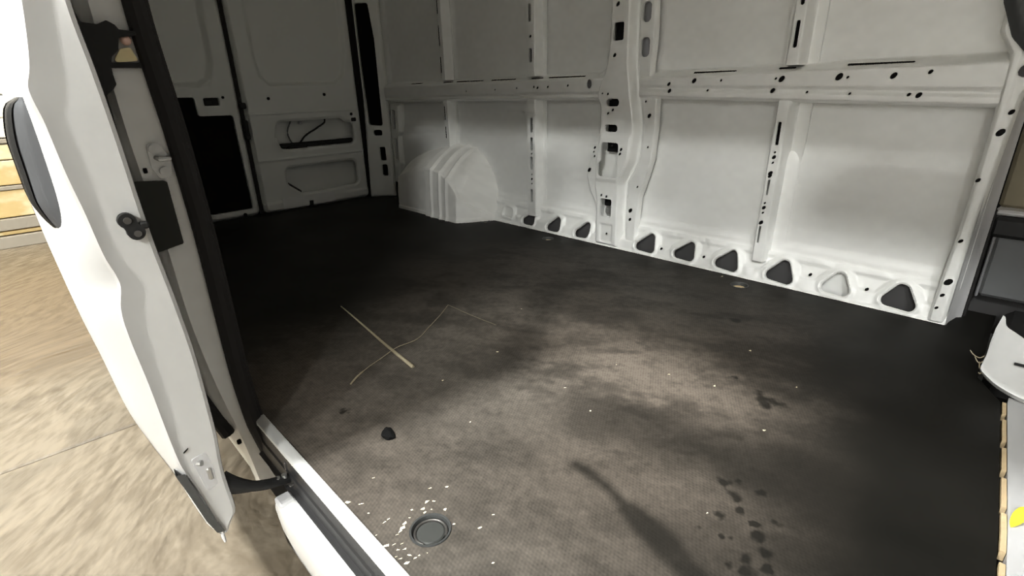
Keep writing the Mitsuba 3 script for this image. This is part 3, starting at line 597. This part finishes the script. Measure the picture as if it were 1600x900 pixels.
# ================================================================ door sill / step
TS = 'trim_4'
tag(TS, 'white painted door sill with a dark step tread', kind='structure')
def along(prof, x0, x1, n=24):
    """profile (y, z) swept along x"""
    prof = np.asarray(prof, float)
    return strip([np.stack([np.full(len(prof), x), prof[:, 0], prof[:, 1]], 1) for x in np.linspace(x0, x1, n)])
add(TS + '__inner_strip', along([(.002, -.03), (.002, .0035), (-.003, .005), (-.017, .003), (-.0215, -.001), (-.0215, -.010), (-.016, -.012)], -1.232, .32), 'm_dimmed_paint')
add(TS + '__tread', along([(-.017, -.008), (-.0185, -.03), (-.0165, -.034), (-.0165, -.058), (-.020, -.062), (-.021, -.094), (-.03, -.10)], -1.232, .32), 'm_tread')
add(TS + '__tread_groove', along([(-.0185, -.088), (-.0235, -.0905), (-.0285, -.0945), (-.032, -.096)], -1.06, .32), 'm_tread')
add(TS + '__outer_strip', along([(-.0285, -.104), (-.030, -.0955), (-.036, -.0935), (-.058, -.096), (-.066, -.103), (-.068, -.115), (-.060, -.22), (-.03, -.26)], -1.03, .32), 'm_dimmed_paint')
add(TS + '__end_plate', bx(-1.04, -1.00, -.064, -.030, -.112, -.0905, .004), 'm_ledge')
add(TS + '__underbody', bx(-3.6, .14, .0, 1.8, -.3, -.13), 'm_hole')

# ================================================================ sliding door
SD = 'sliding_door'
tag(SD, 'open white sliding side door seen edge on beside the cargo opening', 'door')
PO = [(-.142, -.186), (-.108, -.192), (-.073, -.199), (.028, -.216), (.120, -.237), (.212, -.255), (.324, -.265), (.438, -.275), (.483, -.276), (.535, -.274), (.58, -.262), (.64, -.256), (.70, -.254), (.757, -.253), (.80, -.25), (.84, -.243), (.89, -.236), (1.66, -.155)]
CO = [(-.108, -.176), (.015, -.195), (.101, -.212), (.277, -.220), (.399, -.226), (.425, -.224), (.465, -.215), (.517, -.224), (.586, -.230), (.65, -.237), (.723, -.242), (.766, -.247), (.795, -.238), (.84, -.229), (.879, -.223), (1.66, -.14)]
CR = [(-.108, -.176), (-.05, -.188), (.126, -.198), (.225, -.195), (.335, -.196), (.408, -.190), (.447, -.180), (.51, -.200), (.548, -.205), (.639, -.206), (.731, -.213), (.744, -.207), (.774, -.199), (.817, -.194), (.882, -.186), (1.66, -.115)]
IN = [(-.108, -.166), (-.092, -.158), (-.063, -.142), (.031, -.145), (.146, -.139), (.282, -.138), (.414, -.144), (.505, -.151), (.577, -.155), (.68, -.158), (.787, -.163), (.883, -.169), (1.66, -.10)]
zd = np.r_[np.linspace(-.108, .36, 40), np.linspace(.37, .52, 24), np.linspace(.53, .90, 50), np.linspace(.92, 1.66, 10)]
po, co, cr, inn = interp(PO, zd), interp(CO, zd), interp(CR, zd), interp(IN, zd)
po = np.minimum(po, co - .003)
def cd(x, y): return np.stack([np.full_like(zd, x), y, zd], 1)
X0 = -1.03
outer = strip([cd(X0 - .004, co - .002)[:, :], cd(X0 - .012, co * .75 + po * .25), cd(X0 - .03, co * .35 + po * .65), cd(X0 - .06, po), cd(-1.25, po), cd(-1.6, po + .001), cd(-2.1, po + .004), cd(-2.2, po + .01)])
outer.invert()
add(SD + '__outer_skin', outer, 'm_dimmed_paint', smooth=40)
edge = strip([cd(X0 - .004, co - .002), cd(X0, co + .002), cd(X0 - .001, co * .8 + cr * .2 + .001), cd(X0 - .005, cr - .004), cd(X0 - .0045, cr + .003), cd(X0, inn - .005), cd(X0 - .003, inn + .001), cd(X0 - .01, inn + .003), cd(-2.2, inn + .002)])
add(SD + '__edge_panel', edge, 'm_dimmed_paint', smooth=30)
add(SD + '__rear_edge', strip([cd(-2.2, po + .01), cd(-2.205, (po + inn) / 2 + .006), cd(-2.2, inn + .002)]), 'm_dimmed_paint')
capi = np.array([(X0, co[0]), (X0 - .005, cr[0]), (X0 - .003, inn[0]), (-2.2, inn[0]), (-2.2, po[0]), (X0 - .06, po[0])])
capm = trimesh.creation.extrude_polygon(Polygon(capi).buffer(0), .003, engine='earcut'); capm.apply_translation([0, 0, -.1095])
add(SD + '__bottom_edge', capm, 'm_dimmed_paint', smooth=False)
# exterior grab handle in its dark recess
hz = np.linspace(.548, .757, 26); tt = np.sin(np.linspace(.0, np.pi, 26))
hout = interp([(.548, -.258), (.562, -.269), (.585, -.279), (.611, -.285), (.679, -.285), (.733, -.277), (.750, -.268), (.757, -.256)], hz); hin = interp([(.548, -.252), (.565, -.259), (.60, -.264), (.65, -.261), (.714, -.257), (.757, -.252)], hz)
def ch(x, y): return np.stack([np.full_like(hz, x), y, hz], 1)
hm = (hout + hin) / 2
add(SD + '__handle_recess', strip([ch(-1.07, hin + .014), ch(-1.075, hin), ch(-1.082, hin * .45 + hout * .55), ch(-1.10, hm * .4 + hout * .6), ch(-1.14, hout * .8 + hm * .2 + .002), ch(-1.2, hin + .01)]), 'm_handle_grey', label='grey recess of the outside door handle')
add(SD + '__handle', strip([ch(-1.085, hout * .75 + hin * .25 + .001), ch(-1.09, hout * .9 + hin * .1), ch(-1.10, hout), ch(-1.22, hout), ch(-1.26, hin)]), 'm_black', label='black bar of the outside door handle')
# latch on the leading edge
def edge_part(poly, t, bsdf, key, x=X0 - .002, **k): return jamb(poly, x, t, bsdf, key, **k)
la = rr(shapely.union_all([Point(-.180, .567).buffer(.0125), Point(-.172, .547).buffer(.0125), Polygon([(-.19, .57), (-.17, .57), (-.16, .545), (-.182, .54)])]), .004)
lk = edge_part(la, .014, 'm_black', SD + '__latch', label='black two-lobed latch on the leading edge')
add(lk + '__screw', cat(*[trimesh.creation.cylinder(.0055, .004, sections=14, transform=trimesh.transformations.translation_matrix([X0 + .013, y, z]) @ trimesh.transformations.rotation_matrix(math.pi / 2, [0, 1, 0])) for y, z in ((-.180, .568), (-.171, .545))]), 'm_dark_steel')
add(lk + '__nose', bx(X0, X0 + .012, -.166, -.152, .550, .562, .003), 'm_black')
dk2 = edge_part(rr(Polygon([(-.191, .092), (-.165, .096), (-.152, .018), (-.180, .008)]), .005), .0045, 'm_ledge', SD + '__guide_pocket', x=X0 - .0055)
add(dk2 + '__stud', cat(tube([(X0 - .006, -.183, .078), (X0 + .002, -.176, .078)], .006), bx(X0 - .006, X0 + .002, -.172, -.162, .03, .06, .003)), 'm_steel')
edge_part([(-.199, .112), (-.1975, .114), (-.190, .119), (-.1915, .117)], .004, 'm_hole', SD + '__slit', x=X0 - .005)
add(SD + '__rub_strip', strip([np.array([(X0 - .03, y - .003, z) for y, z in ((-.216, .072), (-.205, .02), (-.190, -.06), (-.178, -.10))]), np.array([(X0 - .002, y - .006, z) for y, z in ((-.216, .072), (-.205, .02), (-.190, -.06), (-.178, -.10))]),
    np.array([(X0 + .004, y + .008, z) for y, z in ((-.216, .072), (-.205, .02), (-.190, -.06), (-.178, -.10))])]), 'm_plastic', label='dark rub strip at the foot of the door edge')
add(SD + '__foot', bx(X0 - .02, X0 + .003, -.178, -.173, -.130, -.106, .002), 'm_ledge')
# lower roller arm
AR = SD + '__roller_arm'
add(AR, tube(spline([(-1.06, -.150, -.005), (-1.05, -.125, -.025), (-1.045, -.09, -.045), (-1.05, -.055, -.062), (-1.055, -.012, -.075)], 20), np.r_[np.linspace(.024, .0115, 9), np.full(11, .0115)], 10), 'm_black')
add(AR + '__bracket', cat(bx(-1.075, -1.045, -.030, .0, -.085, -.072, .004), bx(-1.035, -1.025, -.03, -.0, -.078, -.073, .002), bx(-1.075, -1.068, -.02, .0, -.07, -.04, .002)), 'm_dark_steel')
add(AR + '__roller', trimesh.creation.cylinder(.014, .016, sections=18, transform=trimesh.transformations.translation_matrix([-1.07, .003, -.058])), 'm_steel')
add(AR + '__screw', cat(*[trimesh.creation.cylinder(.006, .012, sections=12, transform=trimesh.transformations.translation_matrix([-1.05, y, -.06])) for y in (-.045, -.03)]), 'm_steel')
tag(AR, 'black lower roller arm reaching into the step track')

# ================================================================ cab end at the right
add('floor_cab', cat(trimesh.creation.extrude_polygon(Polygon([(.128, .0), (.127, .30), (.097, .80), (.057, 1.31), (.057, 1.345), (.75, 1.345), (.75, .0)]), .055, engine='earcut').apply_translation([0, 0, -.053])), 'm_ledge', label='light grey painted steel cab floor beyond the floor board', kind='structure')
bp = spline([(-.003, 1.350, .207), (.001, 1.350, .205), (.009, 1.352, .182), (.03, 1.355, .168), (.05, 1.358, .156), (.10, 1.36, .14)], 24)
bl = spline([(-.009, 1.345, .130), (-.008, 1.342, .10), (-.011, 1.338, .060), (.004, 1.334, .044), (.034, 1.330, .026), (.09, 1.325, .012)], 24)
mid = (bp + bl) / 2 + np.array([-.002, -.006, .004])
SB = 'seat_bracket'
sbm = strip([bp + np.array([0, .004, -.006]), bp, bp * .7 + mid * .3, mid, bl * .75 + mid * .25, bl + np.array([0, -.004, .006]), bl, bl + np.array([.003, .006, -.008])])
add(SB + '__plate', sbm, 'm_dimmed_paint', smooth=60)
add(SB + '__stay', tube(spline([(.045, 1.335, .098), (.08, 1.33, .10), (.14, 1.33, .10)], 8), .0035), 'm_black')
tag(SB, 'white curved sheet metal seat bracket at the front edge of the floor', 'bracket')
add('wire_bundle', cat(*[tube(spline([(-.040 + .012 * i, 1.345, .100 - .012 * i), (-.020 + .004 * i, 1.34, .088 - .014 * i), (-.011, 1.336 - .002 * i, .098 - .015 * i)], 10), .0013) for i in range(4)]), 'm_straw', smooth=True, label='frayed pale wires at the foot of the white seat bracket', category='wires')
DD = 'driver_door'
add(DD + '__trim_panel', bx(-.10, .8, 1.93, 1.955, .36, .95, .01), 'm_brown_trim', label='brown upper trim')
add(DD + '__sill_ledge', bx(-.10, .8, 1.88, 1.955, .345, .362, .006), 'm_ledge')
add(DD + '__armrest', bx(-.100, .8, 1.875, 1.93, .275, .342, .012), 'm_black')
add(DD + '__card', bx(-.082, .8, 1.91, 1.935, .07, .285, .01), 'm_grey_plastic')
add(DD + '__card_edge', bx(-.088, -.080, 1.895, 1.915, .07, .30, .003), 'm_silver')
add(DD + '__seal', tube([(-.098, 1.885, -.02), (-.099, 1.885, .2), (-.102, 1.885, .36)], .007), 'm_rubber')
tag(DD, 'dark grey driver door card with a black armrest past the front pillar', 'door')
add('pillar_trim', sheet(rr(Polygon([(-.245, 1.8), (-.225, 1.10), (-.209, .935), (-.17, .845), (-.13, .80), (-.02, .79), (.12, 1.8)]), .01), .01, far(1.735), lambda u, v, d: .02 * sm(0, .02, d), .02), 'm_plastic', label='dark plastic pillar trim at the upper right above the rail', category='pillar trim')
add('footwell_box', bx(.0, .6, 1.42, 1.90, -.06, .055, .02), 'm_black', label='black footwell box below the driver door', category='box')

# ================================================================ litter on the floor
rng = np.random.default_rng(4)
st = spline([(-1.735, .465, .004), (-1.566, .445, .004), (-1.35, .417, .004), (-1.157, .396, .005)], 30)
add('dry_stalk', tube(st, np.linspace(.0022, .0058, 30), 7), 'm_straw', smooth=True, label='long pale dry stalk lying on the black floor', category='stalk')
add('thin_straw', tube(spline([(-1.205, .225, .002), (-1.23, .262, .003), (-1.266, .344, .003), (-1.283, .421, .011), (-1.298, .503, .003), (-1.346, .587, .002), (-1.408, .688, .002), (-1.452, .75, .002)], 40), np.r_[np.full(5, .0028), np.full(35, .0011)], 6), 'm_straw', smooth=True, label='thin curved straw crossing under the dry stalk', category='straw')
add('faint_straw', tube(spline([(-1.452, .752, .0015), (-1.34, .751, .001), (-1.194, .756, .0015)], 14), .0010, 6), 'm_dry', smooth=True, label='faint short straw near the middle of the floor', category='straw')
def chip(x, y, s, key, label, cat_, group, el=2.0, bsdf='m_chip', z=0.0):
    a = rng.uniform(.9, 1.5)
    pts = rng.normal(size=(12, 3)) * [s * el, s, s * .25]; pts = np.clip(pts, -2 * s * el, 2 * s * el)
    m = trimesh.convex.convex_hull(pts)
    m.apply_transform(trimesh.transformations.rotation_matrix(a, [0, 0, 1])); m.apply_translation([x, y, z - m.bounds[0, 2] + .0004])
    add(key, m, bsdf, smooth=False, label=label, category=cat_, group=group)
CH = [(-.784, .026), (-.753, .024), (-.712, .034), (-.713, .042), (-.696, .006), (-.663, .007), (-.67, .034), (-.672, .041), (-.647, .030), (-.634, .027), (-.616, .026), (-.607, .013), (-.604, .03), (-.604, .037), (-.689, .103), (-.696, .12), (-.689, .131),
      (-.723, .146), (-.701, .171), (-.656, .135), (-.70, .087), (-.616, .121), (-.581, .187), (-.501, .118), (-.575, .15), (-.805, .01), (-.832, .081), (-.809, .009), (-.678, .1), (-.64, .018), (-.655, .02), (-.682, .06), (-.688, .072), (-.622, .01), (-.63, .008), (-.598, .05), (-.675, .115)]
for (x, y) in CH: chip(x, y, rng.uniform(.0008, .0016), 'wood_chip', 'tiny pale wood chip on the floor around the round tie-down cup', 'wood chip', 'pale wood chips around the tie-down cup')
chip(-.674, .047, .0035, 'wood_chip', 'largest pale wood chip beside the round tie-down cup', 'wood chip', None, 1.4)
for (x, y) in [(-.322, .799), (-.297, .473), (-1.225, .911), (-1.05, .63), (-1.038, .413), (-.835, .345), (-.657, .582), (-.334, 1.041), (-.743, .814), (-.607, .87), (-.504, 1.156), (-.854, 1.713), (-.49, .90), (-.77, .62)]:
    chip(x, y, rng.uniform(.0009, .0020), 'grit_crumb', 'tiny pale crumb scattered on the dusty black floor', 'crumb', 'pale crumbs scattered over the floor', 1.5)
cl = meshkit.fbm(trimesh.creation.icosphere(3, 1).vertices * 1.6, 3)
m = trimesh.creation.icosphere(3, 1); m.vertices *= (0.7 + .7 * cl)[:, None]; m.apply_scale([.022, .013, .009]); m.apply_transform(trimesh.transformations.rotation_matrix(-.3, [0, 0, 1])); m.apply_translation([-.935, .179, .004])
add('rubber_scrap', m, 'm_hole', smooth=True, label='small black rubber scrap on the dusty floor near the step', category='scrap')
lf = spline([(-.0, -.05), (.013, -.03), (.020, 0), (.014, .03), (0, .052)], 14); lfl = spline([(0, .052), (-.012, .03), (-.016, 0), (-.011, -.03), (0, -.05)], 14)
lpoly = Polygon(np.vstack([lf[:-1], lfl[:-1]]))
m = sheet(lpoly, .003, lambda u, v, w: np.stack([u * .55 + .1065 + .14 * v, v * .68 + .848, w], 1), lambda u, v, d: 0.0 + .25 * np.abs(u) + .004 * np.sin(v * 40), .0008)
m.apply_translation([0, 0, .0030 - m.bounds[0, 2]])
add('yellow_leaf', m, 'm_leaf', smooth=True, label='small yellow leaf lying on the light grey cab floor', category='leaf')
